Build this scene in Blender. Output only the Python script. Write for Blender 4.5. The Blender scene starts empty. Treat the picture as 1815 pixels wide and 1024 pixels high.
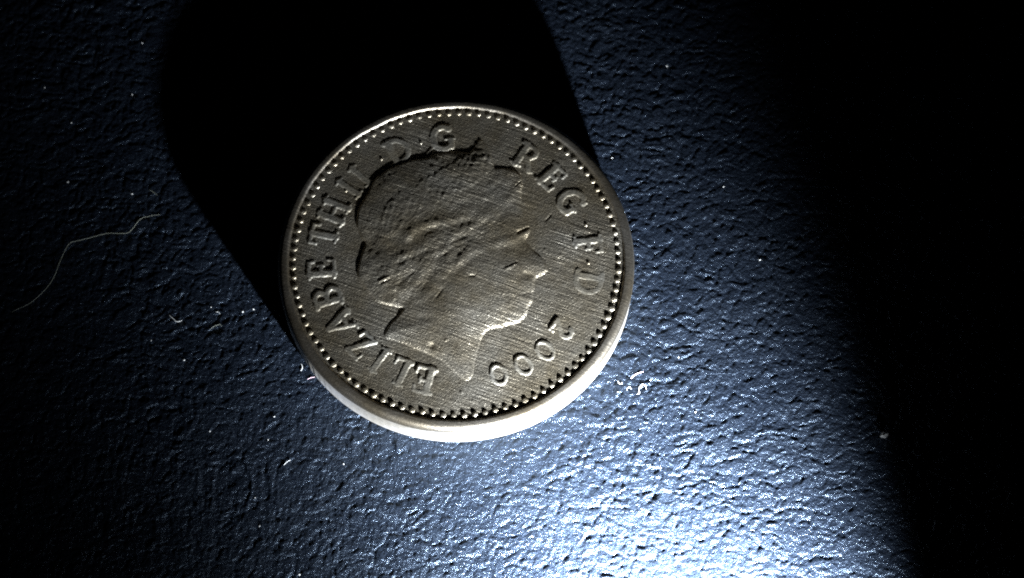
import bpy, bmesh, math, random
import numpy as np
from mathutils import Matrix, Vector

random.seed(7)
scene = bpy.context.scene
scene.unit_settings.scale_length = 0.01          # one unit is one centimetre

# ------------------------------------------------------------------ camera
cam_data = bpy.data.cameras.new('camera')
cam_data.sensor_width = 36.0
cam_data.lens = 18.0 / math.tan(math.radians(15.0))
cam_data.clip_start = 0.1
cam_data.clip_end = 200.0
cam = bpy.data.objects.new('camera', cam_data)
scene.collection.objects.link(cam)
CR, CU, CD = (0.999271, 0.035722, 0.013476), (-0.038180, 0.934955, 0.352705), (0.000000, -0.352962, 0.935638)
CP = (0.359791, -4.439925, 11.555578)
cam.matrix_world = Matrix(((CR[0], CU[0], CD[0], CP[0]), (CR[1], CU[1], CD[1], CP[1]),
                           (CR[2], CU[2], CD[2], CP[2]), (0, 0, 0, 1)))
cam_data.dof.use_dof = True
cam_data.dof.focus_distance = 12.0
cam_data.dof.aperture_fstop = 0.45
scene.camera = cam

# ------------------------------------------------------------------ world: a dark room
world = bpy.data.worlds.new('World')
scene.world = world
world.use_nodes = True
world.node_tree.nodes['Background'].inputs['Color'].default_value = (0.6, 0.75, 1.0, 1)
world.node_tree.nodes['Background'].inputs['Strength'].default_value = 0.0008

# ------------------------------------------------------------------ the torch lying low beyond the lower right
LIGHT = Vector((3.400, -6.400, 1.600))
AIM = Vector((0.941, -2.697, 0.0))
ld = bpy.data.lights.new('torch', 'SPOT')
ld.energy = 4600.0
ld.color = (0.86, 0.93, 1.0)
ld.spot_size = math.radians(51.6)
ld.spot_blend = 0.44
ld.shadow_soft_size = 0.11
# the beam of a torch: a hot middle inside a wider, weaker spill
ld.use_nodes = True
lt = ld.node_tree
em = lt.nodes['Emission']
tc = lt.nodes.new('ShaderNodeTexCoord')
sx = lt.nodes.new('ShaderNodeSeparateXYZ'); lt.links.new(tc.outputs['Normal'], sx.inputs[0])
def lmath(op, a, b=None):
    n = lt.nodes.new('ShaderNodeMath'); n.operation = op
    for i, v in enumerate((a, b)):
        if v is None:
            continue
        if isinstance(v, (int, float)):
            n.inputs[i].default_value = v
        else:
            lt.links.new(v, n.inputs[i])
    return n.outputs[0]
HOT = (0.0804, -0.1944, 0.9776)       # direction of the hot middle in the torch's own axes
cosa = lmath('ADD', lmath('ADD', lmath('MULTIPLY', sx.outputs['X'], HOT[0]), lmath('MULTIPLY', sx.outputs['Y'], HOT[1])),
             lmath('MULTIPLY', lmath('ABSOLUTE', sx.outputs['Z']), HOT[2]))
off = lmath('ARCCOSINE', lmath('MINIMUM', cosa, 0.999999))
def lobe(width, amount):
    q = lmath('DIVIDE', off, math.radians(width))
    return lmath('MULTIPLY', lmath('EXPONENT', lmath('MULTIPLY', lmath('MULTIPLY', q, q), -1.0)), amount)
skew = lmath('EXPONENT', lmath('MULTIPLY', sx.outputs["X"], 2.0))
lt.links.new(lmath('MULTIPLY', lmath('ADD', lobe(9.4, 470.0), lobe(16.5, 1.6)), skew), em.inputs['Strength'])
lo = bpy.data.objects.new('torch', ld)
scene.collection.objects.link(lo)
lo.location = LIGHT
lo.rotation_euler = (AIM - LIGHT).to_track_quat('-Z', 'Y').to_euler()

# ------------------------------------------------------------------ exposure
scene.view_settings.view_transform = 'Standard'
scene.view_settings.look = 'None'
scene.view_settings.exposure = 0.0
scene.view_settings.gamma = 1.0
scene.view_settings.use_curve_mapping = False
scene.render.engine = 'CYCLES'
scene.cycles.use_denoising = False
scene.cycles.filter_width = 1.9
scene.cycles.max_bounces = 6
scene.cycles.sample_clamp_indirect = 0.2

# ------------------------------------------------------------------ helpers
def link(name, mesh, mat=None, parent=None):
    o = bpy.data.objects.new(name, mesh)
    scene.collection.objects.link(o)
    if mat is not None and not mesh.materials:
        mesh.materials.append(mat)
    if parent is not None:
        o.parent = parent
    return o

def mesh_np(name, co, quads, smooth=True):
    me = bpy.data.meshes.new(name)
    co = np.ascontiguousarray(co, np.float32)
    quads = np.ascontiguousarray(quads, np.int32)
    k = quads.shape[1]
    me.vertices.add(len(co)); me.vertices.foreach_set('co', co.ravel())
    me.loops.add(quads.size); me.loops.foreach_set('vertex_index', quads.ravel())
    me.polygons.add(len(quads))
    me.polygons.foreach_set('loop_start', np.arange(len(quads), dtype=np.int32) * k)
    try:
        me.polygons.foreach_set('loop_total', np.full(len(quads), k, np.int32))
    except Exception:
        pass
    me.update(calc_edges=True)
    me.polygons.foreach_set('use_smooth', np.full(len(quads), smooth, bool))
    me.validate()
    return me

def grid_mesh(name, X, Y, Z, keep=None):
    ny, nx = X.shape
    idx = np.arange(nx * ny).reshape(ny, nx)
    q = np.stack([idx[:-1, :-1], idx[:-1, 1:], idx[1:, 1:], idx[1:, :-1]], -1)
    if keep is not None:
        q = q[keep]
    q = q.reshape(-1, 4)
    used = np.unique(q)
    remap = np.full(nx * ny, -1); remap[used] = np.arange(len(used))
    co = np.stack([X, Y, Z], -1).reshape(-1, 3)[used]
    return mesh_np(name, co, remap[q])

def hash2(ix, iy, seed):
    h = (ix.astype(np.int64) * 374761393 + iy.astype(np.int64) * 668265263 + seed * 974711) & 0xFFFFFFFF
    h = ((h ^ (h >> 13)) * 1274126177) & 0xFFFFFFFF
    h = ((h ^ (h >> 16)) * 2246822519) & 0xFFFFFFFF
    return (h ^ (h >> 15)) & 0xFFFFFFFF

def perlin(x, y, seed=0):
    xi, yi = np.floor(x), np.floor(y)
    fx, fy = x - xi, y - yi
    xi, yi = xi.astype(np.int64), yi.astype(np.int64)
    u = fx * fx * fx * (fx * (fx * 6 - 15) + 10); v = fy * fy * fy * (fy * (fy * 6 - 15) + 10)
    def g(ox, oy):
        a = hash2(xi + ox, yi + oy, seed) * (2 * np.pi / 4294967296.0)
        return np.cos(a) * (fx - ox) + np.sin(a) * (fy - oy)
    a = g(0, 0) * (1 - u) + g(1, 0) * u
    b = g(0, 1) * (1 - u) + g(1, 1) * u
    return (a * (1 - v) + b * v) * 1.5

def worley(x, y, seed=0):
    xi, yi = np.floor(x).astype(np.int64), np.floor(y).astype(np.int64)
    f1 = np.full(x.shape, 9.0); f2 = np.full(x.shape, 9.0)
    for oy in (-1, 0, 1):
        for ox in (-1, 0, 1):
            h = hash2(xi + ox, yi + oy, seed)
            px = xi + ox + (h & 0xFFFF) / 65536.0
            py = yi + oy + (h >> 16) / 65536.0
            d = np.hypot(px - x, py - y)
            f2 = np.where(d < f1, f1, np.minimum(f2, d)); f1 = np.minimum(f1, d)
    return f1, f2

def sstep(a, b, x):
    t = np.clip((x - a) / (b - a), 0, 1)
    return t * t * (3 - 2 * t)

def seg_dist(X, Y, pts):
    d = np.full(X.shape, 1e9)
    for (ax, ay), (bx, by) in zip(pts[:-1], pts[1:]):
        vx, vy = bx - ax, by - ay
        t = np.clip(((X - ax) * vx + (Y - ay) * vy) / (vx * vx + vy * vy + 1e-12), 0, 1)
        d = np.minimum(d, np.hypot(X - ax - t * vx, Y - ay - t * vy))
    return d

def inside(X, Y, poly):
    r = np.zeros(X.shape, bool)
    n = len(poly)
    for i in range(n):
        (x1, y1), (x2, y2) = poly[i], poly[(i + 1) % n]
        if y1 == y2:
            continue
        c = ((y1 > Y) != (y2 > Y)) & (X < (x2 - x1) * (Y - y1) / (y2 - y1) + x1)
        r ^= c
    return r

def chaikin(pts, n=2, closed=False):
    p = np.array(pts, float)
    for _ in range(n):
        if closed:
            q = np.roll(p, -1, 0)
            p = np.stack([.75 * p + .25 * q, .25 * p + .75 * q], 1).reshape(-1, 2)
        else:
            a, b = p[:-1], p[1:]
            m = np.stack([.75 * a + .25 * b, .25 * a + .75 * b], 1).reshape(-1, p.shape[1])
            p = np.vstack([p[:1], m, p[-1:]])
    return [tuple(v) for v in p]

def tag(o, label, cat, group=None):
    o['label'] = label; o['category'] = cat
    if group:
        o['group'] = group
    return o

# ------------------------------------------------------------------ materials
def new_mat(name):
    m = bpy.data.materials.new(name); m.use_nodes = True
    nt = m.node_tree
    return m, nt, nt.nodes['Principled BSDF']

def N(nt, t, **kw):
    n = nt.nodes.new(t)
    for k, v in kw.items():
        if k in n.inputs.keys():
            n.inputs[k].default_value = v
        else:
            setattr(n, k, v)
    return n

def coin_material(name, base=(0.44, 0.395, 0.312), rough=0.42, scratch=1.0):
    m, nt, p = new_mat(name)
    L = nt.links.new
    geo = N(nt, 'ShaderNodeNewGeometry')
    p.inputs['Metallic'].default_value = 1.0
    # brushing scratches run across the face from upper left to lower right
    def streak(angle, sx, sy, detail, warp):
        turn = N(nt, 'ShaderNodeMapping')
        turn.inputs['Rotation'].default_value = (0, 0, math.radians(angle))
        L(geo.outputs['Position'], turn.inputs['Vector'])
        mp = N(nt, 'ShaderNodeMapping')
        mp.inputs['Scale'].default_value = (sx, sy, 3.0)
        L(turn.outputs['Vector'], mp.inputs['Vector'])
        n = N(nt, 'ShaderNodeTexNoise', Scale=1.0, Detail=detail, Roughness=0.6, Distortion=warp)
        L(mp.outputs['Vector'], n.inputs['Vector'])
        return n.outputs['Fac']
    s1 = streak(17.0, 3.6, 52.0, 2.0, 0.3)
    s2 = streak(20.0, 5.0, 105.0, 2.0, 0.2)
    s3 = streak(-42, 7.0, 110.0, 1.0, 0.2)
    fine = N(nt, 'ShaderNodeTexNoise', Scale=85.0, Detail=4.0, Roughness=0.65)
    L(geo.outputs['Position'], fine.inputs['Vector'])
    def mul(a, k):
        n = N(nt, 'ShaderNodeMath', operation='MULTIPLY'); L(a, n.inputs[0]); n.inputs[1].default_value = k
        return n.outputs[0]
    def add(a, b):
        n = N(nt, 'ShaderNodeMath', operation='ADD'); L(a, n.inputs[0]); L(b, n.inputs[1])
        return n.outputs[0]
    where = N(nt, 'ShaderNodeTexNoise', Scale=2.6, Detail=3.0, Roughness=0.6)
    L(geo.outputs['Position'], where.inputs['Vector'])
    wr = N(nt, 'ShaderNodeMapRange'); wr.inputs['From Min'].default_value = 0.36; wr.inputs['From Max'].default_value = 0.66
    wr.inputs['To Min'].default_value = 0.25; wr.inputs['To Max'].default_value = 1.1
    L(where.outputs['Fac'], wr.inputs['Value'])
    both = N(nt, 'ShaderNodeMath', operation='MULTIPLY'); L(add(mul(s1, 1.0), mul(s2, 0.5)), both.inputs[0]); L(wr.outputs['Result'], both.inputs[1])
    h = add(both.outputs[0], add(mul(s3, 0.14), mul(fine.outputs['Fac'], 0.70)))
    b = N(nt, 'ShaderNodeBump', Strength=scratch, Distance=0.006)
    L(h, b.inputs['Height'])
    L(b.outputs['Normal'], p.inputs['Normal'])
    # patchy tarnish
    pat = N(nt, 'ShaderNodeTexNoise', Scale=3.2, Detail=6.0, Roughness=0.6)
    L(geo.outputs['Position'], pat.inputs['Vector'])
    ramp = N(nt, 'ShaderNodeValToRGB')
    ramp.color_ramp.elements[0].position = 0.35; ramp.color_ramp.elements[1].position = 0.68
    ramp.color_ramp.elements[0].color = (base[0] * 0.78, base[1] * 0.72, base[2] * 0.62, 1)
    ramp.color_ramp.elements[1].color = (base[0] * 1.1, base[1] * 1.12, base[2] * 1.18, 1)
    L(pat.outputs['Fac'], ramp.inputs['Fac'])
    L(ramp.outputs['Color'], p.inputs['Base Color'])
    rr = N(nt, 'ShaderNodeMapRange')
    rr.inputs['To Min'].default_value = rough - 0.08; rr.inputs['To Max'].default_value = rough + 0.10
    L(fine.outputs['Fac'], rr.inputs['Value'])
    L(rr.outputs['Result'], p.inputs['Roughness'])
    return m

M_coin = coin_material('worn_nickel_brass')
M_rim = coin_material('rim_metal', base=(0.44, 0.395, 0.325), rough=0.40, scratch=0.40)
M_edge = coin_material('lit_edge_metal', base=(0.70, 0.68, 0.65), rough=0.48, scratch=0.45)  # same metal as the face, base lightened to paint in the torch's glare
M_letter = coin_material('lit_letter_metal', base=(0.74, 0.69, 0.58), rough=0.42, scratch=0.6)  # coin metal with the lit look of the letter faces put into its base

def leather_material():
    m, nt, p = new_mat('black_leatherette')
    L = nt.links.new
    geo = N(nt, 'ShaderNodeNewGeometry')
    p.inputs['Base Color'].default_value = (0.006, 0.0085, 0.014, 1)
    p.inputs['Specular IOR Level'].default_value = 0.5
    p.inputs['Specular Tint'].default_value = (0.61, 0.78, 1.0, 1)
    f1 = N(nt, 'ShaderNodeTexNoise', Scale=48.0, Detail=5.0, Roughness=0.72)
    L(geo.outputs['Position'], f1.inputs['Vector'])
    f2 = N(nt, 'ShaderNodeTexVoronoi', Scale=62.0)
    L(geo.outputs['Position'], f2.inputs['Vector'])
    f3 = N(nt, 'ShaderNodeTexNoise', Scale=115.0, Detail=2.0, Roughness=0.7)
    L(geo.outputs['Position'], f3.inputs['Vector'])
    ad = N(nt, 'ShaderNodeMath', operation='MULTIPLY_ADD'); ad.inputs[1].default_value = 0.40
    L(f2.outputs['Distance'], ad.inputs[0]); L(f1.outputs['Fac'], ad.inputs[2])
    ad2 = N(nt, 'ShaderNodeMath', operation='MULTIPLY_ADD'); ad2.inputs[1].default_value = 0.26
    L(f3.outputs['Fac'], ad2.inputs[0]); L(ad.outputs[0], ad2.inputs[2])
    b = N(nt, 'ShaderNodeBump', Strength=0.8, Distance=0.0105)
    L(ad2.outputs[0], b.inputs['Height']); L(b.outputs['Normal'], p.inputs['Normal'])
    # worn, shinier patches between duller ones
    f4 = N(nt, 'ShaderNodeTexNoise', Scale=1.7, Detail=5.0, Roughness=0.6)
    L(geo.outputs['Position'], f4.inputs['Vector'])
    ad3 = N(nt, 'ShaderNodeMath', operation='MULTIPLY_ADD'); ad3.inputs[1].default_value = 0.8
    L(f4.outputs['Fac'], ad3.inputs[0]); L(f3.outputs['Fac'], ad3.inputs[2])
    rr = N(nt, 'ShaderNodeMapRange')
    rr.inputs['From Min'].default_value = 0.6; rr.inputs['From Max'].default_value = 1.2
    rr.inputs['To Min'].default_value = 0.19; rr.inputs['To Max'].default_value = 0.42
    L(ad3.outputs[0], rr.inputs['Value']); L(rr.outputs['Result'], p.inputs['Roughness'])
    return m
M_leather = leather_material()

def lint_material(name, col):
    m, nt, p = new_mat(name)
    n = N(nt, 'ShaderNodeTexNoise', Scale=40.0, Detail=2.0)
    geo = N(nt, 'ShaderNodeNewGeometry'); nt.links.new(geo.outputs['Position'], n.inputs['Vector'])
    r = N(nt, 'ShaderNodeValToRGB')
    r.color_ramp.elements[0].color = tuple(c * 0.75 for c in col) + (1,)
    r.color_ramp.elements[1].color = tuple(col) + (1,)
    nt.links.new(n.outputs['Fac'], r.inputs['Fac']); nt.links.new(r.outputs['Color'], p.inputs['Base Color'])
    p.inputs['Roughness'].default_value = 0.5
    return m
M_white = lint_material('white_lint', (0.85, 0.86, 0.85))
M_pink = lint_material('pink_lint', (0.80, 0.58, 0.66))
M_fibre = lint_material('pale_fibre', (0.34, 0.36, 0.30))

# ------------------------------------------------------------------ the leather sheet
def leather_height(x, y):
    """Grain height: pebbles separated by creases, with wrinkles running along and across."""
    a = math.radians(2)
    u, v = x * math.cos(a) + y * math.sin(a), -x * math.sin(a) + y * math.cos(a)
    wx = 0.05 * perlin(u * 5, v * 5, 3) + 0.018 * perlin(u * 19, v * 19, 5)
    wy = 0.05 * perlin(u * 5, v * 5, 4) + 0.018 * perlin(u * 19, v * 19, 6)
    U, V = u + wx, v + wy
    f1, f2 = worley(U * 9.0, V * 11.0, 11)
    peb = sstep(0.0, 0.42, f2 - f1)
    f1b, f2b = worley(U * 20.0, V * 22.0, 12)
    peb2 = sstep(0.0, 0.5, f2b - f1b)
    cv = 1 - np.abs(perlin(U * 13, V * 4.0, 21)) * 2.2        # creases running up the picture
    ch = 1 - np.abs(perlin(U * 4.0, V * 13, 22)) * 2.2        # creases running across it
    cv = sstep(0.55, 1.0, cv) * sstep(-0.25, 0.35, perlin(u * 1.3, v * 1.3, 31))
    ch = sstep(0.55, 1.0, ch) * sstep(-0.25, 0.35, perlin(u * 1.3, v * 1.3, 32))
    big = perlin(u * 2.2, v * 2.2, 41)
    mid = perlin(U * 8.0, V * 10.0, 42)
    fine = perlin(u * 40, v * 40, 43) + 0.5 * perlin(u * 80, v * 80, 44)
    # towards the lower left the embossing turns into a crossed weave of fine ridges
    weave = sstep(0.5, -0.6, x + 0.5 * y) * sstep(0.6, -0.9, y)
    rv = sstep(0.35, 0.95, 1 - np.abs(perlin(u * 14 + 0.35 * perlin(u * 6, v * 6, 51), v * 2.6, 23)) * 2.4)
    rh = sstep(0.35, 0.95, 1 - np.abs(perlin(u * 2.6, v * 13 + 0.35 * perlin(u * 6, v * 6, 52), 24)) * 2.4)
    cross = weave * (0.0036 * rv * (0.4 + perlin(u * 9, v * 9, 35)) * sstep(-0.3, 0.2, perlin(u * 1.6, v * 1.6, 33)) + 0.0030 * rh * (0.4 + perlin(u * 9, v * 9, 36)) * sstep(-0.1, 0.5, perlin(u * 1.6, v * 1.6, 34)))
    k = 1 - 0.15 * weave
    h = cross + k * 0.0042 * peb + k * 0.0031 * peb2 + k * 0.0030 * mid + 0.0007 * fine - k * 0.0035 * (cv + ch) + 0.003 * big
    return h - 0.008

xs = np.concatenate([np.linspace(-16, -3.9, 60, endpoint=False), np.arange(-3.9, 4.4, 0.0082), np.linspace(4.4, 16, 60)])
ys = np.concatenate([np.linspace(-14, -2.75, 60, endpoint=False), np.arange(-2.75, 3.1, 0.0082), np.linspace(3.1, 16, 60)])
X, Y = np.meshgrid(xs, ys)
HZ = leather_height(X, Y)
# the sheet is pressed flat under the coin
HZ = np.where(np.hypot(X, Y) < 1.10, np.minimum(HZ, -0.0035), HZ)
leather = link('leather_surface', grid_mesh('leather_surface', X, Y, HZ), M_leather)
leather['kind'] = 'structure'
leather['label'] = 'black grained leather sheet under the coin'
def ground(x, y):
    return float(leather_height(np.array([float(x)]), np.array([float(y)]))[0])

# ------------------------------------------------------------------ the coin
R, T = 1.132, 0.292
FZ = 0.280                                   # height of the struck field
CYO = 0.0                                 # the strike sits a hair off centre
coin = bpy.data.objects.new('coin', None)
coin.empty_display_size = 0.3
scene.collection.objects.link(coin)
tag(coin, 'worn brassy coin with a crowned head in profile lying on black leather', 'coin')

def ring_mesh(name, prof, n=360, mod=None):
    """Lathe an open profile of (r, z) points round the vertical axis."""
    a = np.arange(n) / n * 2 * np.pi
    pr = np.array(prof)
    rr = np.repeat(pr[None, :, 0], n, 0); zz = np.repeat(pr[None, :, 1], n, 0)
    if mod is not None:
        rr, zz = mod(rr, zz, a)
    co = np.stack([rr * np.cos(a)[:, None], rr * np.sin(a)[:, None], zz], -1).reshape(-1, 3)
    k = len(prof)
    i = np.arange(n)[:, None] * k; j = ((np.arange(n) + 1) % n)[:, None] * k
    c = np.arange(k - 1)[None]
    q = np.stack([i + c, j + c, j + c + 1, i + c + 1], -1).reshape(-1, 4)
    return mesh_np(name, co, q)

def rim_mod(rr, zz, a):
    # uneven wear along the raised rim
    A = np.repeat(a[:, None], rr.shape[1], 1)
    w = perlin(np.cos(A) * 5 + 40, np.sin(A) * 5 + 40, 51) * 0.004 + perlin(np.cos(A) * 22 + 40, np.sin(A) * 22, 52) * 0.0015
    rr2 = rr + np.where(rr < 1.085, w, 0.0) + np.where(rr < 1.085, 0.0, 0.0)
    zz2 = zz + np.where(zz > T - 0.004, perlin(np.cos(A) * 9, np.sin(A) * 9 + 70, 53) * 0.0012, 0.0)
    return rr2, zz2
rim_prof = [(1.048, FZ - 0.004), (1.0575, FZ - 0.001), (1.0605, FZ + 0.001), (1.065, FZ + 0.0055), (1.0695, T - 0.0015), (1.074, T + 0.0002), (1.079, T + 0.0008),
            (1.088, T + 0.0004), (1.096, T), (1.103, T - 0.0012), (1.110, T - 0.0036), (1.1165, T - 0.0075), (1.122, T - 0.013), (1.1265, T - 0.0205), (1.1297, T - 0.030), (1.1315, T - 0.041), (1.132, T - 0.052)]
link('rim', ring_mesh('rim', rim_prof, 480, rim_mod), M_rim, coin)

def reed_mod(rr, zz, a):
    A = np.repeat(a[:, None], rr.shape[1], 1)
    band = sstep(0.05, 0.065, zz) * (1 - sstep(0.195, 0.21, zz))
    return rr - 0.0016 * band * (0.5 + 0.5 * np.sign(np.sin(A * 130)) * np.abs(np.sin(A * 130)) ** 0.5), zz
edge_prof = [(1.132, T - 0.052), (1.132, 0.215), (1.132, 0.195), (1.132, 0.075), (1.132, 0.06), (1.132, 0.045), (1.128, 0.030), (1.117, 0.016), (1.106, 0.006), (1.09, 0.0), (0.9, -0.001), (0.01, -0.001)]
link('milled_edge', ring_mesh('milled_edge', edge_prof, 1040, reed_mod), M_edge, coin)

# field: a slightly uneven disc with nicks
PITS = [(-0.124, -0.588, 0.020, 0.006), (-0.041, -0.551, 0.008, -0.0035), (0.072, -0.882, 0.008, -0.004), (0.560, 0.088, 0.008, -0.0035),
        (0.303, -0.233, 0.008, -0.0035), (0.920, -0.396, 0.008, -0.003), (-0.097, -0.781, 0.012, 0.005)]
NICKS = [((0.558, 0.289), (0.592, 0.332), 0.005, 0.004), ((-0.190, 0.767), (-0.224, 0.727), 0.006, -0.004), ((0.358, 0.522), (0.392, 0.558), 0.005, 0.003)]
def field_z(x, y):
    z = 0.0009 * perlin(x * 2.1 + 9, y * 2.1, 61) + 0.0007 * perlin(x * 7, y * 7 + 3, 62) + 0.00035 * perlin(x * 26, y * 26, 63)
    r = np.hypot(x, y - CYO)
    z = z + 0.0012 * sstep(0.80, 1.06, r)
    for px, py, pr, pd in PITS:
        z = z - pd * np.exp(-((x - px) ** 2 + (y - py) ** 2) / (pr * pr))
    for a, b, w, d in NICKS:
        dd = seg_dist(x, y, [a, b]); z = z - d * np.exp(-(dd / w) ** 2)
    return FZ + z
g = np.arange(-1.075, 1.0751, 0.0065)
X, Y = np.meshgrid(g, g)
rc = np.hypot(X, Y); keep = (rc[:-1, :-1] < 1.066) & (rc[1:, 1:] < 1.066) & (rc[1:, :-1] < 1.066) & (rc[:-1, 1:] < 1.066)
link('field', grid_mesh('field', X, Y, field_z(X, Y), keep), M_coin, coin)

# beads
bm = bmesh.new()
bmesh.ops.create_uvsphere(bm, u_segments=14, v_segments=8, radius=1.0)
bmesh.ops.delete(bm, geom=[v for v in bm.verts if v.co.z < -0.3], context='VERTS')
for f in bm.faces:
    f.smooth = True
bead_me = bpy.data.meshes.new('bead'); bm.to_mesh(bead_me); bm.free()
bead_me.materials.append(M_coin)
NB = 100
for i in range(NB):
    a = 2 * math.pi * (i + 0.49) / NB
    o = link('bead', bead_me, None, coin)
    rb = 1.030 + random.uniform(-0.003, 0.003)
    o.location = (rb * math.cos(a), rb * math.sin(a) + CYO, FZ + 0.0008)
    k = random.uniform(0.9, 1.08)
    o.scale = (0.0200 * k, 0.0195 * k, 0.0092 * random.uniform(0.8, 1.1))
    o.rotation_euler = (0, 0, a)

# lettering: serifed capitals from strokes, in a box one unit tall
def arc(cx, cy, rx, ry, a0, a1, n=14):
    return [(cx + rx * math.cos(math.radians(a0 + (a1 - a0) * i / n)), cy + ry * math.sin(math.radians(a0 + (a1 - a0) * i / n))) for i in range(n + 1)]
TH, TN, SF = 0.125, 0.082, 0.060             # half widths: stem, thin stroke, serif
def ser(x, y, w=0.17):
    return ([(x - w, y), (x + w, y)], SF)
GLYPH = {
    'E': (0.62, [([(0.14, 0.05), (0.14, 0.95)], TH), ([(0.0, 0.05), (0.56, 0.05)], TN), ([(0.0, 0.95), (0.54, 0.95)], TN), ([(0.14, 0.52), (0.42, 0.52)], TN),
                 ([(0.56, 0.05), (0.60, 0.26)], SF), ([(0.54, 0.95), (0.57, 0.76)], SF), ([(0.42, 0.42), (0.42, 0.62)], SF)]),
    'F': (0.60, [([(0.14, 0.05), (0.14, 0.95)], TH), ser(0.14, 0.05), ([(0.0, 0.95), (0.54, 0.95)], TN), ([(0.14, 0.52), (0.42, 0.52)], TN),
                 ([(0.54, 0.95), (0.57, 0.76)], SF), ([(0.42, 0.42), (0.42, 0.62)], SF)]),
    'L': (0.58, [([(0.14, 0.05), (0.14, 0.95)], TH), ser(0.14, 0.95), ([(0.0, 0.05), (0.54, 0.05)], TN), ([(0.54, 0.05), (0.58, 0.28)], SF)]),
    'I': (0.30, [([(0.15, 0.05), (0.15, 0.95)], TH), ser(0.15, 0.05), ser(0.15, 0.95)]),
    'Z': (0.64, [([(0.06, 0.95), (0.58, 0.95)], TN), ([(0.04, 0.05), (0.58, 0.05)], TN), ([(0.54, 0.93), (0.10, 0.07)], TH * 0.9), ([(0.06, 0.95), (0.03, 0.74)], SF), ([(0.58, 0.05), (0.62, 0.27)], SF)]),
    'A': (0.78, [([(0.10, 0.05), (0.37, 0.97)], TN), ([(0.39, 0.95), (0.66, 0.05)], TH), ([(0.20, 0.34), (0.56, 0.34)], TN), ser(0.10, 0.05, 0.12), ser(0.68, 0.05, 0.14)]),
    'B': (0.66, [([(0.14, 0.05), (0.14, 0.95)], TH), ([(0.0, 0.05), (0.3, 0.05)] + arc(0.32, 0.28, 0.24, 0.23, -90, 90) + [(0.14, 0.52)], TN * 1.2),
                 ([(0.0, 0.95), (0.3, 0.95)] + arc(0.30, 0.735, 0.20, 0.215, 90, -90) + [(0.14, 0.52)], TN * 1.2)]),
    'T': (0.70, [([(0.35, 0.05), (0.35, 0.95)], TH), ser(0.35, 0.05), ([(0.04, 0.95), (0.66, 0.95)], TN), ([(0.04, 0.95), (0.01, 0.72)], SF), ([(0.66, 0.95), (0.69, 0.72)], SF)]),
    'H': (0.80, [([(0.15, 0.05), (0.15, 0.95)], TH), ([(0.65, 0.05), (0.65, 0.95)], TH), ([(0.15, 0.51), (0.65, 0.51)], TN), ser(0.15, 0.05, 0.15), ser(0.15, 0.95, 0.15), ser(0.65, 0.05, 0.15), ser(0.65, 0.95, 0.15)]),
    'D': (0.74, [([(0.14, 0.05), (0.14, 0.95)], TH), ([(0.0, 0.05), (0.28, 0.05)] + arc(0.28, 0.5, 0.38, 0.45, -90, 90) + [(0.0, 0.95)], TN * 1.3)]),
    'G': (0.74, [(arc(0.38, 0.5, 0.33, 0.45, 50, 320, 22), TN * 1.5), ([(0.63, 0.12), (0.63, 0.42)], TN * 1.4), ([(0.46, 0.44), (0.74, 0.44)], SF), ([(0.60, 0.80), (0.64, 0.97)], SF)]),
    'R': (0.74, [([(0.14, 0.05), (0.14, 0.95)], TH), ser(0.14, 0.05), ([(0.0, 0.95), (0.30, 0.95)] + arc(0.32, 0.72, 0.22, 0.23, 90, -90) + [(0.14, 0.49)], TN * 1.2), ([(0.34, 0.48), (0.66, 0.05)], TH * 0.85), ([(0.60, 0.05), (0.76, 0.05)], SF)]),
    '2': (0.56, [(arc(0.27, 0.70, 0.20, 0.24, 165, -35, 14) + [(0.06, 0.06)], TN * 1.3), ([(0.05, 0.05), (0.50, 0.05)], TN * 1.2), ([(0.50, 0.05), (0.54, 0.22)], SF)]),
    '0': (0.64, [(arc(0.32, 0.5, 0.27, 0.43, 0, 360, 28), TN * 1.05)]),
}
def raised_glyph(name, ch, ang, size, rc, height, soft, label, fade=0.0):
    """One letter in relief: its own height patch with sloped sides, sunk a little into the field."""
    wdt, strokes = GLYPH[ch]
    n = 46
    gu = np.linspace(-0.14, wdt + 0.14, int(n * (wdt + 0.28) / 1.24) + 2); gv = np.linspace(-0.12, 1.12, n)
    U, V = np.meshgrid(gu, gv)
    sd = np.full(U.shape, 9.0)
    for pts, hw in strokes:
        sd = np.minimum(sd, seg_dist(U, V, pts) - hw)
    sdn = sd * size + 0.0035 * perlin(U * 6 + ang, V * 6, 71)
    h = height * (1 - sstep(-soft, soft * 0.55, sdn))
    t = math.radians(ang)
    ex, ey = math.sin(t), -math.cos(t)        # reading direction: clockwise, tops outward
    rx, ry = math.cos(t), math.sin(t)
    lu, lv = (U - wdt / 2) * size * (1.0 if ch in 'LIZ' else 1.12), (V - 0.5) * size
    Xw = rc * rx + lu * ex + lv * rx
    Yw = rc * ry + lu * ey + lv * ry + CYO
    wear = 0.85 + 0.25 * perlin(Xw * 12, Yw * 12, 72)
    wear = wear * (1 - fade * sstep(0.25, 0.80, V + 0.15 * perlin(Xw * 9, Yw * 9, 73)))     # rubbed away towards the rim
    z = field_z(Xw, Yw) + h * wear - 0.0012
    kp = sdn < soft * 1.2
    keep = kp[:-1, :-1] | kp[1:, 1:] | kp[1:, :-1] | kp[:-1, 1:]
    # quads wind downward in this frame, so flip the columns
    o = link(name, grid_mesh(name, Xw[:, ::-1], Yw[:, ::-1], z[:, ::-1], keep[:, ::-1]), M_letter, coin)
    o['label'] = label
    return o
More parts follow.
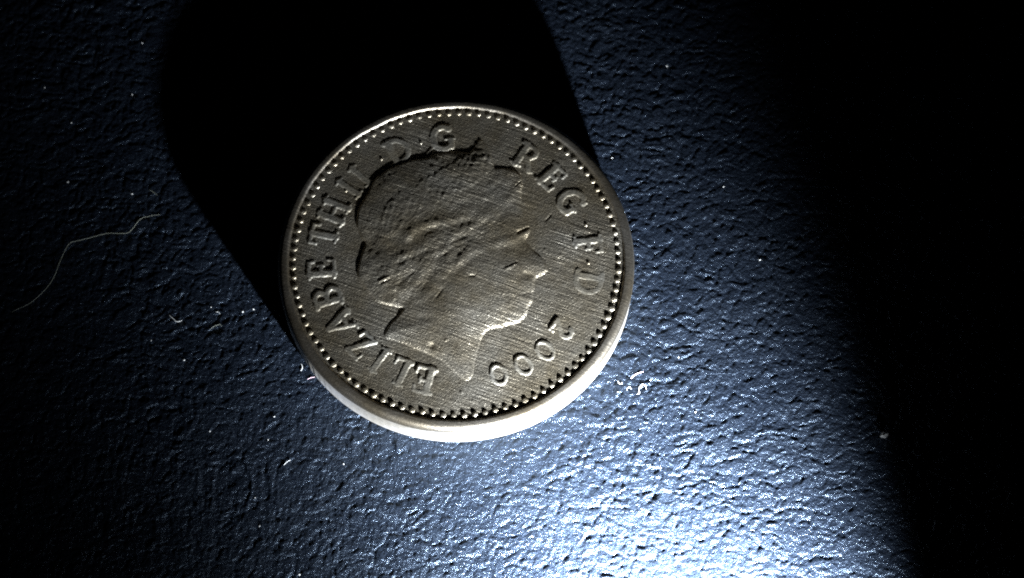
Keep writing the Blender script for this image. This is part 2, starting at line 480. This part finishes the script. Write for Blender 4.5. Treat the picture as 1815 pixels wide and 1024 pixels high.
TEXT = [('E', -101.6, 0.819), ('L', -112.7, 0.817), ('I', -122.8, 0.818), ('Z', -133.5, 0.820), ('A', -147.2, 0.834), ('B', -160.6, 0.843), ('E', -173.4, 0.849), ('T', 171.2, 0.854), ('H', 159.4, 0.846),
        ('I', 146.9, 0.845), ('I', 139.3, 0.844), ('D', 118.7, 0.842), ('G', 98.7, 0.845), ('R', 59.5, 0.838), ('E', 45.2, 0.832), ('G', 30.8, 0.830), ('F', 9.0, 0.837), ('D', -8.7, 0.843)]
WORN = {9.0: 0.8, -8.7: 0.55, 146.9: 0.8, 139.3: 0.75, 118.7: 0.8, -112.7: 0.85, -122.8: 0.85}     # some letters are worn lower
FADE = {-101.6: 0.55, -112.7: 0.4, -122.8: 0.45, -133.5: 0.35, -147.2: 0.25, -8.7: 0.4}
for ch, ang, rc_ in TEXT:
    raised_glyph('letter', ch, ang, 0.176, rc_ + 0.006, 0.0084 * WORN.get(ang, 1.0), 0.0085, 'raised capital letter ' + ch, FADE.get(ang, 0.1))
for ch, ang, rc_ in [('2', -33.1, 0.816), ('0', -45.3, 0.824), ('0', -56.8, 0.820), ('0', -68.6, 0.813)]:
    raised_glyph('digit', ch, ang, 0.145, rc_, 0.0084, 0.0085, 'raised numeral ' + ch, 0.3)
stop_me = bead_me.copy(); stop_me.name = 'stop'
for px, py in [(-0.731, 0.445), (-0.516, 0.677), (-0.267, 0.804), (0.817, 0.270), (0.837, 0.011)]:
    o = link('stop', stop_me, None, coin); o.location = (px, py, FZ); o.scale = (0.011, 0.011, 0.005)

# portrait in relief
OUTLINE = [(0.058, 0.736), (0.007, 0.750), (-0.085, 0.751), (-0.168, 0.727), (-0.225, 0.693), (-0.330, 0.673), (-0.433, 0.628), (-0.503, 0.581), (-0.565, 0.515), (-0.592, 0.423), (-0.637, 0.335), (-0.648, 0.237), (-0.642, 0.190), (-0.604, 0.113), (-0.581, 0.084), (-0.595, 0.028), (-0.613, -0.037), (-0.625, -0.126), (-0.589, -0.186), (-0.516, -0.270), (-0.481, -0.310), (-0.413, -0.326), (-0.356, -0.335), (-0.306, -0.348), (-0.366, -0.419), (-0.405, -0.465), (-0.439, -0.541), (-0.358, -0.560), (-0.239, -0.604), (-0.177, -0.631), (-0.106, -0.655), (-0.052, -0.685), (0.010, -0.738), (0.057, -0.784), (0.104, -0.811), (0.138, -0.781), (0.146, -0.722), (0.152, -0.633), (0.171, -0.572), (0.187, -0.509), (0.216, -0.466), (0.290, -0.448), (0.353, -0.430), (0.429, -0.405), (0.463, -0.351), (0.465, -0.313), (0.482, -0.285), (0.502, -0.251), (0.490, -0.210), (0.504, -0.183), (0.499, -0.148), (0.502, -0.118), (0.536, -0.094), (0.582, -0.065), (0.582, -0.030), (0.558, 0.026), (0.499, 0.070), (0.451, 0.118), (0.432, 0.152), (0.456, 0.192), (0.465, 0.228), (0.446, 0.278), (0.426, 0.340), (0.399, 0.393), (0.393, 0.461), (0.405, 0.536), (0.388, 0.607), (0.329, 0.640), (0.259, 0.645), (0.215, 0.635), (0.206, 0.691), (0.182, 0.746), (0.157, 0.806), (0.119, 0.844), (0.090, 0.827), (0.079, 0.778)]
TIARA = [(-0.504, 0.239), (-0.431, 0.406), (-0.257, 0.524), (-0.098, 0.626), (0.029, 0.728), (0.079, 0.778), (0.090, 0.827), (0.119, 0.844), (0.157, 0.806), (0.182, 0.746), (0.206, 0.691), (0.194, 0.623), (0.090, 0.506), (-0.070, 0.421), (-0.209, 0.321), (-0.312, 0.207), (-0.435, 0.163)]
FACE_LINE = [(0.399, 0.393), (0.334, 0.273), (0.241, 0.168), (0.144, 0.079), (0.070, -0.032), (-0.008, -0.120), (-0.112, -0.181), (-0.215, -0.258), (-0.306, -0.348)]
# (points, half width, rise): positive strokes stand proud, negative ones are cut in
STROKES = [
    ([(-0.319, 0.137), (-0.275, 0.201), (-0.187, 0.232), (-0.079, 0.248), (0.027, 0.284)], .030, .0075),
    ([(-0.294, 0.092), (-0.226, 0.164), (-0.149, 0.194), (-0.024, 0.227), (0.104, 0.263)], .026, -.0075),
    ([(-0.077, -0.108), (-0.008, -0.050), (0.060, 0.014), (0.130, 0.063)], .034, .0065),
    ([(-0.026, -0.120), (0.077, -0.024), (0.145, 0.040)], .026, -.005),
    ([(0.250, 0.114), (0.339, 0.141), (0.435, 0.192)], .030, .0085),
    ([(0.384, 0.197), (0.462, 0.243)], .010, -.010),
    ([(0.287, 0.077), (0.341, 0.095), (0.381, 0.066)], .030, -.006),
    ([(0.318, -0.061), (0.377, -0.019)], .009, .0065), ([(0.328, -0.045), (0.384, -0.011)], .007, -.006),
    ([(0.310, 0.429), (0.363, 0.479), (0.386, 0.543), (0.358, 0.605)], .026, .0065),
    ([(0.171, 0.463), (0.235, 0.513), (0.308, 0.516)], .028, -.0015),
    ([(0.031, 0.378), (0.095, 0.397), (0.174, 0.392)], .032, -.006),
    ([(0.191, 0.511), (0.240, 0.569), (0.304, 0.595)], .020, .003),
    ([(-0.388, -0.020), (-0.312, 0.021), (-0.214, 0.064)], .020, .0045), ([(-0.386, -0.058), (-0.281, -0.008), (-0.177, 0.042)], .018, -.0045),
    ([(-0.357, -0.191), (-0.303, -0.139), (-0.262, -0.100)], .012, -.005), ([(-0.316, -0.171), (-0.255, -0.115)], .018, .0035),
    ([(-0.479, -0.177), (-0.417, -0.144)], .008, .005), ([(-0.464, -0.188), (-0.409, -0.159)], .006, -.005),
    ([(-0.112, -0.268), (-0.078, -0.214)], .009, -.005), ([(-0.272, -0.320), (-0.189, -0.271), (-0.122, -0.193)], .022, .004),
    ([(0.088, -0.120), (0.123, -0.115)], .008, -.006), ([(0.436, -0.087), (0.486, -0.092)], .018, -.006),
    ([(-0.140, 0.021), (-0.071, 0.070)], .014, .004), ([(-0.118, -0.001), (-0.034, 0.048)], .012, -.004),
    ([(-0.030, 0.110), (0.069, 0.161), (0.141, 0.141)], .020, -.005),
    ([(0.385, -0.241), (0.484, -0.202)], .010, -.003), ([(0.370, 0.014), (0.422, -0.061), (0.448, -0.104)], .03, -.003),
    ([(-0.571, 0.268), (-0.542, 0.145), (-0.492, 0.040)], .030, -.0035), ([(-0.505, 0.121), (-0.436, -0.006), (-0.406, -0.109), (-0.454, -0.184)], .028, .0045),
    ([(-0.570, -0.031), (-0.506, -0.098), (-0.460, -0.243)], .020, -.0035), ([(-0.193, 0.007), (-0.205, -0.111), (-0.296, -0.221)], .026, .0045),
    ([(-0.106, 0.077), (-0.131, -0.080), (-0.215, -0.210)], .018, -.004), ([(0.007, 0.204), (-0.066, 0.073), (-0.057, -0.038)], .026, .004),
    ([(0.244, 0.376), (0.155, 0.287), (0.046, 0.199)], .030, .0045), ([(0.193, 0.262), (0.106, 0.193)], .018, -.004),
    ([(-0.409, 0.071), (-0.331, -0.058), (-0.340, -0.156)], .016, -.004), ([(0.357, 0.403), (0.280, 0.332), (0.221, 0.239)], .018, -.0035),
    ([(0.257, -0.321), (0.358, -0.313), (0.423, -0.260)], .05, .003), ([(0.201, -0.067), (0.294, -0.146)], .09, .004),
]
STEP = 0.0052
X, Y = np.meshgrid(np.arange(-0.76, 0.70, STEP), np.arange(-0.87, 0.92, STEP))
PO = chaikin(OUTLINE, 2, True)
d_out = seg_dist(X, Y, PO + PO[:1])
in_out = inside(X, Y, PO)
sd = np.where(in_out, d_out, -d_out)                    # positive inside
sd = sd + 0.003 * perlin(X * 15, Y * 15, 80)
TI = chaikin(TIARA, 1, True)
d_ti = np.where(inside(X, Y, TI), 1, -1) * seg_dist(X, Y, TI + TI[:1])
HAIR = OUTLINE[:24] + FACE_LINE[::-1][1:] + OUTLINE[64:]
d_hair = np.where(inside(X, Y, HAIR), 1, -1) * seg_dist(X, Y, FACE_LINE)
front = sstep(0.10, 0.30, X) * sstep(0.45, 0.30, Y)
edge = sstep(-0.007, 0.010, sd) * (1 - front) + sstep(-0.010, 0.020, sd) * front
dome = (1 - np.exp(-np.clip(sd, 0, None) / 0.17)) * (1 - 0.6 * np.exp(-((X - 0.28) ** 2 + (Y - 0.54) ** 2) / 0.16 ** 2))
back = sstep(0.30, -0.35, X) * (1 - 1.6 * sstep(-0.36, -0.42, Y))                            # the back of the head stands higher than the profile
relief = edge * (0.0062 + 0.0030 * back) * (1 - 0.55 * sstep(-0.43, -0.55, Y) * sstep(0.0, 0.15, X)) + 0.028 * dome
relief = relief * (1 - 0.55 * sstep(0.70, 0.80, Y))            # the tip of the tiara is worn almost away
hair_m = sstep(-0.02, 0.03, d_hair); ti_m = sstep(-0.012, 0.012, d_ti); in_m = sstep(0.0, 0.04, sd)
wv = 0.10 * perlin(X * 4, Y * 4, 81)
lock = np.abs(perlin((X * 0.75 + Y * 0.66 + wv) * 5.0, (-X * 0.66 + Y * 0.75 + wv) * 12.0, 82))
lock2 = np.abs(perlin((X * 0.75 + Y * 0.66 + wv) * 11.0, (-X * 0.66 + Y * 0.75 + wv) * 25.0, 83))
curl = sstep(-0.65, -0.05, -(Y + 0.15) + 0.0 * X) * hair_m * in_m
hair_amp = hair_m * in_m * (0.35 + 0.65 * sstep(0.15, -0.1, d_ti - 0.1) * sstep(0.42, 0.20, Y))
relief = relief - hair_amp * (0.0008 * sstep(0.34, 0.0, lock) + 0.0008 * sstep(0.3, 0.0, lock2) + 0.0022 * perlin(X * 9 + 0.8 * perlin(X * 5, Y * 5, 94), Y * 10, 93) * (1 - 0.7 * ti_m) + 0.0012 * perlin(X * 17, Y * 21, 91) + 0.0007 * perlin(X * 38, Y * 38, 92))
dia = np.sin((X * 0.80 + Y * 0.60) * 95 + 2.0 * perlin(X * 9, Y * 9, 84)) * np.sin((-X * 0.60 + Y * 0.80) * 120 + 2.0 * perlin(X * 9, Y * 9 + 5, 85))
relief = relief + ti_m * (0.0018 + 0.0012 * dia * (0.6 + 0.8 * perlin(X * 5, Y * 5, 86)) + 0.0013 * perlin(X * 30, Y * 30, 87))
for pts, w, amp in STROKES:
    dd = seg_dist(X, Y, chaikin(pts, 1)) + 0.25 * w * perlin(X * 25, Y * 25, 88)
    relief = relief + (0.50 if w > 0.0125 else 0.55) * amp * np.exp(-(dd / w) ** 2) * sstep(-0.005, 0.012, sd)
relief = relief + in_m * (0.0012 * perlin(X * 11, Y * 11, 89) + 0.0006 * perlin(X * 33, Y * 33, 90)) * (0.4 + 0.6 * hair_m)
# small spike of the tiara's top cross and its pearls, beside the lettering
for px, py, pr in [(0.104, 0.789, .016), (0.136, 0.760, .015), (0.075, 0.747, .015), (0.152, 0.719, .015), (0.118, 0.832, .013), (0.180, 0.696, .014)]:
    relief = relief + 0.0025 * np.exp(-((X - px) ** 2 + (Y - py) ** 2) / (pr * pr))
Zp = field_z(X, Y) + relief - 0.0012
# facets of the one relief are shared out between head, hair and tiara
def corners(m, how=np.any):
    return how(np.stack([m[:-1, :-1], m[1:, 1:], m[1:, :-1], m[:-1, 1:]]), axis=0)
cell = corners(sd > -0.016)
c_ti = cell & (d_ti[:-1, :-1] > 0)
c_hair = cell & ~c_ti & (inside(X, Y, HAIR)[:-1, :-1] | ((sd[:-1, :-1] <= 0.004) & (d_hair[:-1, :-1] > -0.02) & (X[:-1, :-1] < 0.40) & (Y[:-1, :-1] > -0.335) & ((X[:-1, :-1] < -0.30) | (Y[:-1, :-1] > 0.42))))
c_face = cell & ~c_ti & ~c_hair
# true normals of the whole relief so that the pieces meet without a seam
gy, gx = np.gradient(Zp, STEP)
NRM = np.stack([-gx, -gy, np.ones_like(gx)], -1); NRM /= np.linalg.norm(NRM, axis=-1, keepdims=True)
def relief_piece(name, keep, parent):
    ny, nx = X.shape
    idx = np.arange(nx * ny).reshape(ny, nx)
    q = np.stack([idx[:-1, :-1], idx[:-1, 1:], idx[1:, 1:], idx[1:, :-1]], -1)[keep].reshape(-1, 4)
    used = np.unique(q)
    me = grid_mesh(name, X, Y, Zp, keep)
    me.normals_split_custom_set_from_vertices([tuple(v) for v in NRM.reshape(-1, 3)[used]])
    return link(name, me, M_coin, parent)
portrait = relief_piece('portrait', c_face, coin)
portrait['label'] = 'worn head and neck of a woman in profile facing right'
relief_piece('hair', c_hair, portrait)
relief_piece('tiara', c_ti, portrait)

# ------------------------------------------------------------------ fibre, lint and dust on the leather
def tube(name, pts, rad, mat, lift=None, sides=6, smooth=2, taper=True):
    p2 = chaikin(pts, smooth)
    n = len(p2)
    gz = np.array([ground(x, y) for x, y in p2])
    if not lift:
        gz = np.convolve(np.pad(gz, 6, mode='edge'), np.ones(13) / 13, 'valid') * 0.5 + gz.max() * 0.5
    P = [Vector((x, y, gz[i] + rad + (lift(i / (n - 1)) if lift else 0.001))) for i, (x, y) in enumerate(p2)]
    co, q = [], []
    for i, p in enumerate(P):
        t = (P[min(i + 1, n - 1)] - P[max(i - 1, 0)]).normalized()
        s = t.cross(Vector((0, 0, 1))).normalized(); u = s.cross(t)
        r = rad * (1 - 0.55 * abs(2 * i / (n - 1) - 1) ** 4 if taper else 1)
        for k in range(sides):
            a = 2 * math.pi * k / sides
            co.append(tuple(p + s * (r * math.cos(a)) + u * (r * math.sin(a))))
    for i in range(n - 1):
        for k in range(sides):
            k2 = (k + 1) % sides
            q.append((i * sides + k, i * sides + k2, (i + 1) * sides + k2, (i + 1) * sides + k))
    me = bpy.data.meshes.new(name)
    caps = [tuple(range(sides))[::-1], tuple(range((n - 1) * sides, n * sides))]
    me.from_pydata(co, [], q + caps)
    for f in me.polygons:
        f.use_smooth = True
    return link(name, me, mat)

fib = [(-2.842, -0.370), (-2.706, -0.295), (-2.603, -0.155), (-2.568, 0.003), (-2.531, 0.123), (-2.467, 0.141), (-2.378, 0.169), (-2.290, 0.204), (-2.209, 0.200), (-2.150, 0.206), (-2.112, 0.260), (-2.073, 0.309), (-2.016, 0.327), (-1.958, 0.342)]
o = tube('fibre', fib, 0.0012, M_fibre, lambda t: 0.004 + 0.022 * max(0, math.sin(t * 9.0)) * t)
tag(o, 'long thin pale fibre bent across the dark leather beside the coin', 'fibre')

LG = 'bits of lint on the leather'
LINT = [
    ([(-1.831, -0.348), (-1.819, -0.360), (-1.799, -0.374), (-1.787, -0.389), (-1.768, -0.392), (-1.744, -0.380)], .0042, M_white, 'thick bright white hooked lint on dark leather below the long fibre'),
    ([(-1.560, -0.433), (-1.536, -0.411), (-1.516, -0.404), (-1.500, -0.396), (-1.490, -0.411)], .0022, M_fibre, 'faint thin greenish lint arch on dark leather left of the coin'),
    ([(-0.963, -0.641), (-0.949, -0.667), (-0.961, -0.691)], .0036, M_white, 'small white forked lint touching the lower left rim of the coin'),
    ([(1.136, -0.656), (1.161, -0.633), (1.185, -0.617), (1.214, -0.610)], .0036, M_pink, 'short pinkish curved hair lying right of the coin above the lint loops'),
    ([(1.112, -0.736), (1.116, -0.720), (1.130, -0.710), (1.140, -0.727)], .0028, M_white, 'smaller white lint loop right of the coin'),
    ([(1.176, -0.760), (1.194, -0.754), (1.187, -0.729), (1.197, -0.702), (1.215, -0.690), (1.232, -0.706), (1.236, -0.726)], .0032, M_white, 'larger white omega shaped lint loop right of the coin'),
    ([(1.053, -0.674), (1.061, -0.692), (1.076, -0.699), (1.083, -0.686)], .0036, M_white, 'white cup shaped lint between the coin edge and the lint loops'),
    ([(-2.046, 0.520), (-2.019, 0.505), (-1.995, 0.485)], .0026, M_fibre, 'short grey lint just above the upper end of the long fibre'),
    ([(-1.021, -1.312), (-1.001, -1.289), (-0.981, -1.277)], .0032, M_white, 'short white lint on the leather well below the coin'),
    ([(-0.914, -0.745), (-0.894, -0.733), (-0.869, -0.728)], .0032, M_pink, 'pink lint below the lower left rim of the coin'),
    ([(-1.533, -0.317), (-1.519, -0.312), (-1.507, -0.327)], .0028, M_white, 'tiny curled white lint above the greenish arch'),
]
for pts, r, m, lab in LINT:
    tag(tube('lint', pts, r * 0.52, m), lab, 'lint', LG)

DG = 'specks of dust on the leather'
def flake(seed):
    bm = bmesh.new(); rnd = random.Random(seed)
    bmesh.ops.create_icosphere(bm, subdivisions=2, radius=1.0)
    for v in bm.verts:
        v.co *= 0.75 + 0.5 * rnd.random()
    me = bpy.data.meshes.new('dust_speck'); bm.to_mesh(me); bm.free()
    me.materials.append(M_white)
    return me
FL = [flake(s) for s in range(4)]
big = link('dust_flake', flake(9)); FX, FY = 2.734, -0.975
big.location = (FX, FY, ground(FX, FY) + 0.026); big.scale = (0.028, 0.018, 0.022); big.rotation_euler = (0, 0.2, 0.2)
tag(big, 'bright white flake alone on the dark leather at the far right', 'flake')
SPECKS = [
    (3.058, -1.208, 'faint speck in the dark at the far right, lower than the bright flake'),
    (2.610, 0.575, 'lone faint speck in the dark upper right, far from the coin'),
    (0.991, 0.879, 'speck just outside the upper right rim where the coin shadow begins'),
    (1.350, 1.578, 'highest speck in the lit band right of the coin shadow'),
    (-2.207, 1.597, 'topmost speck in the dim leather left of the coin shadow'),
    (-2.824, 1.234, 'leftmost speck, in the dim upper left corner area'),
    (-2.616, 0.984, 'speck in the upper left, second nearest to the left edge'),
    (-2.235, 1.209, 'speck straight below the topmost one left of the shadow'),
    (-2.589, 0.553, 'speck above the left bend of the long fibre'),
    (-2.158, 0.486, 'speck above the long fibre, left of the short grey lint'),
    (-1.568, -0.284, 'leftmost of three specks in a row above the thin lint arch'),
    (-1.363, -0.306, 'middle of three specks between the lint arch and the coin'),
    (-1.296, -0.284, 'speck nearest the coin of three in a row at its left'),
    (-1.929, -0.524, 'speck below the bright hooked lint, farthest left there'),
    (-1.707, -0.648, 'speck below and right of the bright hooked lint'),
    (-1.139, -1.705, 'speck near the bottom edge, left of the lowest one'),
    (-0.649, -1.289, 'bright speck below the coin, under its lower left rim'),
    (-1.501, -1.110, 'speck in the dim weave left of the pair below the coin'),
    (-1.132, -1.151, 'lower speck of a close pair on the weave below left of the coin'),
    (-1.105, -0.999, 'upper speck of a close pair on the weave below left of the coin'),
    (1.440, -0.503, 'speck right of the coin, above the pinkish hair'),
    (1.262, -0.661, 'speck at the right end of the pinkish curved hair'),
    (1.055, -0.752, 'speck between the cup shaped lint and the coin edge'),
    (1.549, -0.863, 'speck a little right of the omega shaped lint loop'),
    (1.732, 0.701, 'speck right of the coin, level with its upper rim'),
    (-1.182, -1.527, 'speck between the short white lint and the bottom edge'),
    (-0.873, -1.996, 'lowest speck, on the bottom edge of the picture'),
    (1.966, 0.189, 'speck in the lit band right of the coin, near the dark side')]
for i, (x, y, lab) in enumerate(SPECKS):
    o = link('dust_speck', FL[i % 4])
    s = random.uniform(0.0028, 0.0052)
    o.location = (x, y, ground(x, y) + s * 0.7); o.scale = (s * random.uniform(0.9, 1.7), s, s * 0.8); o.rotation_euler = (0, 0, random.uniform(0, 3))
    tag(o, lab, 'dust', DG)
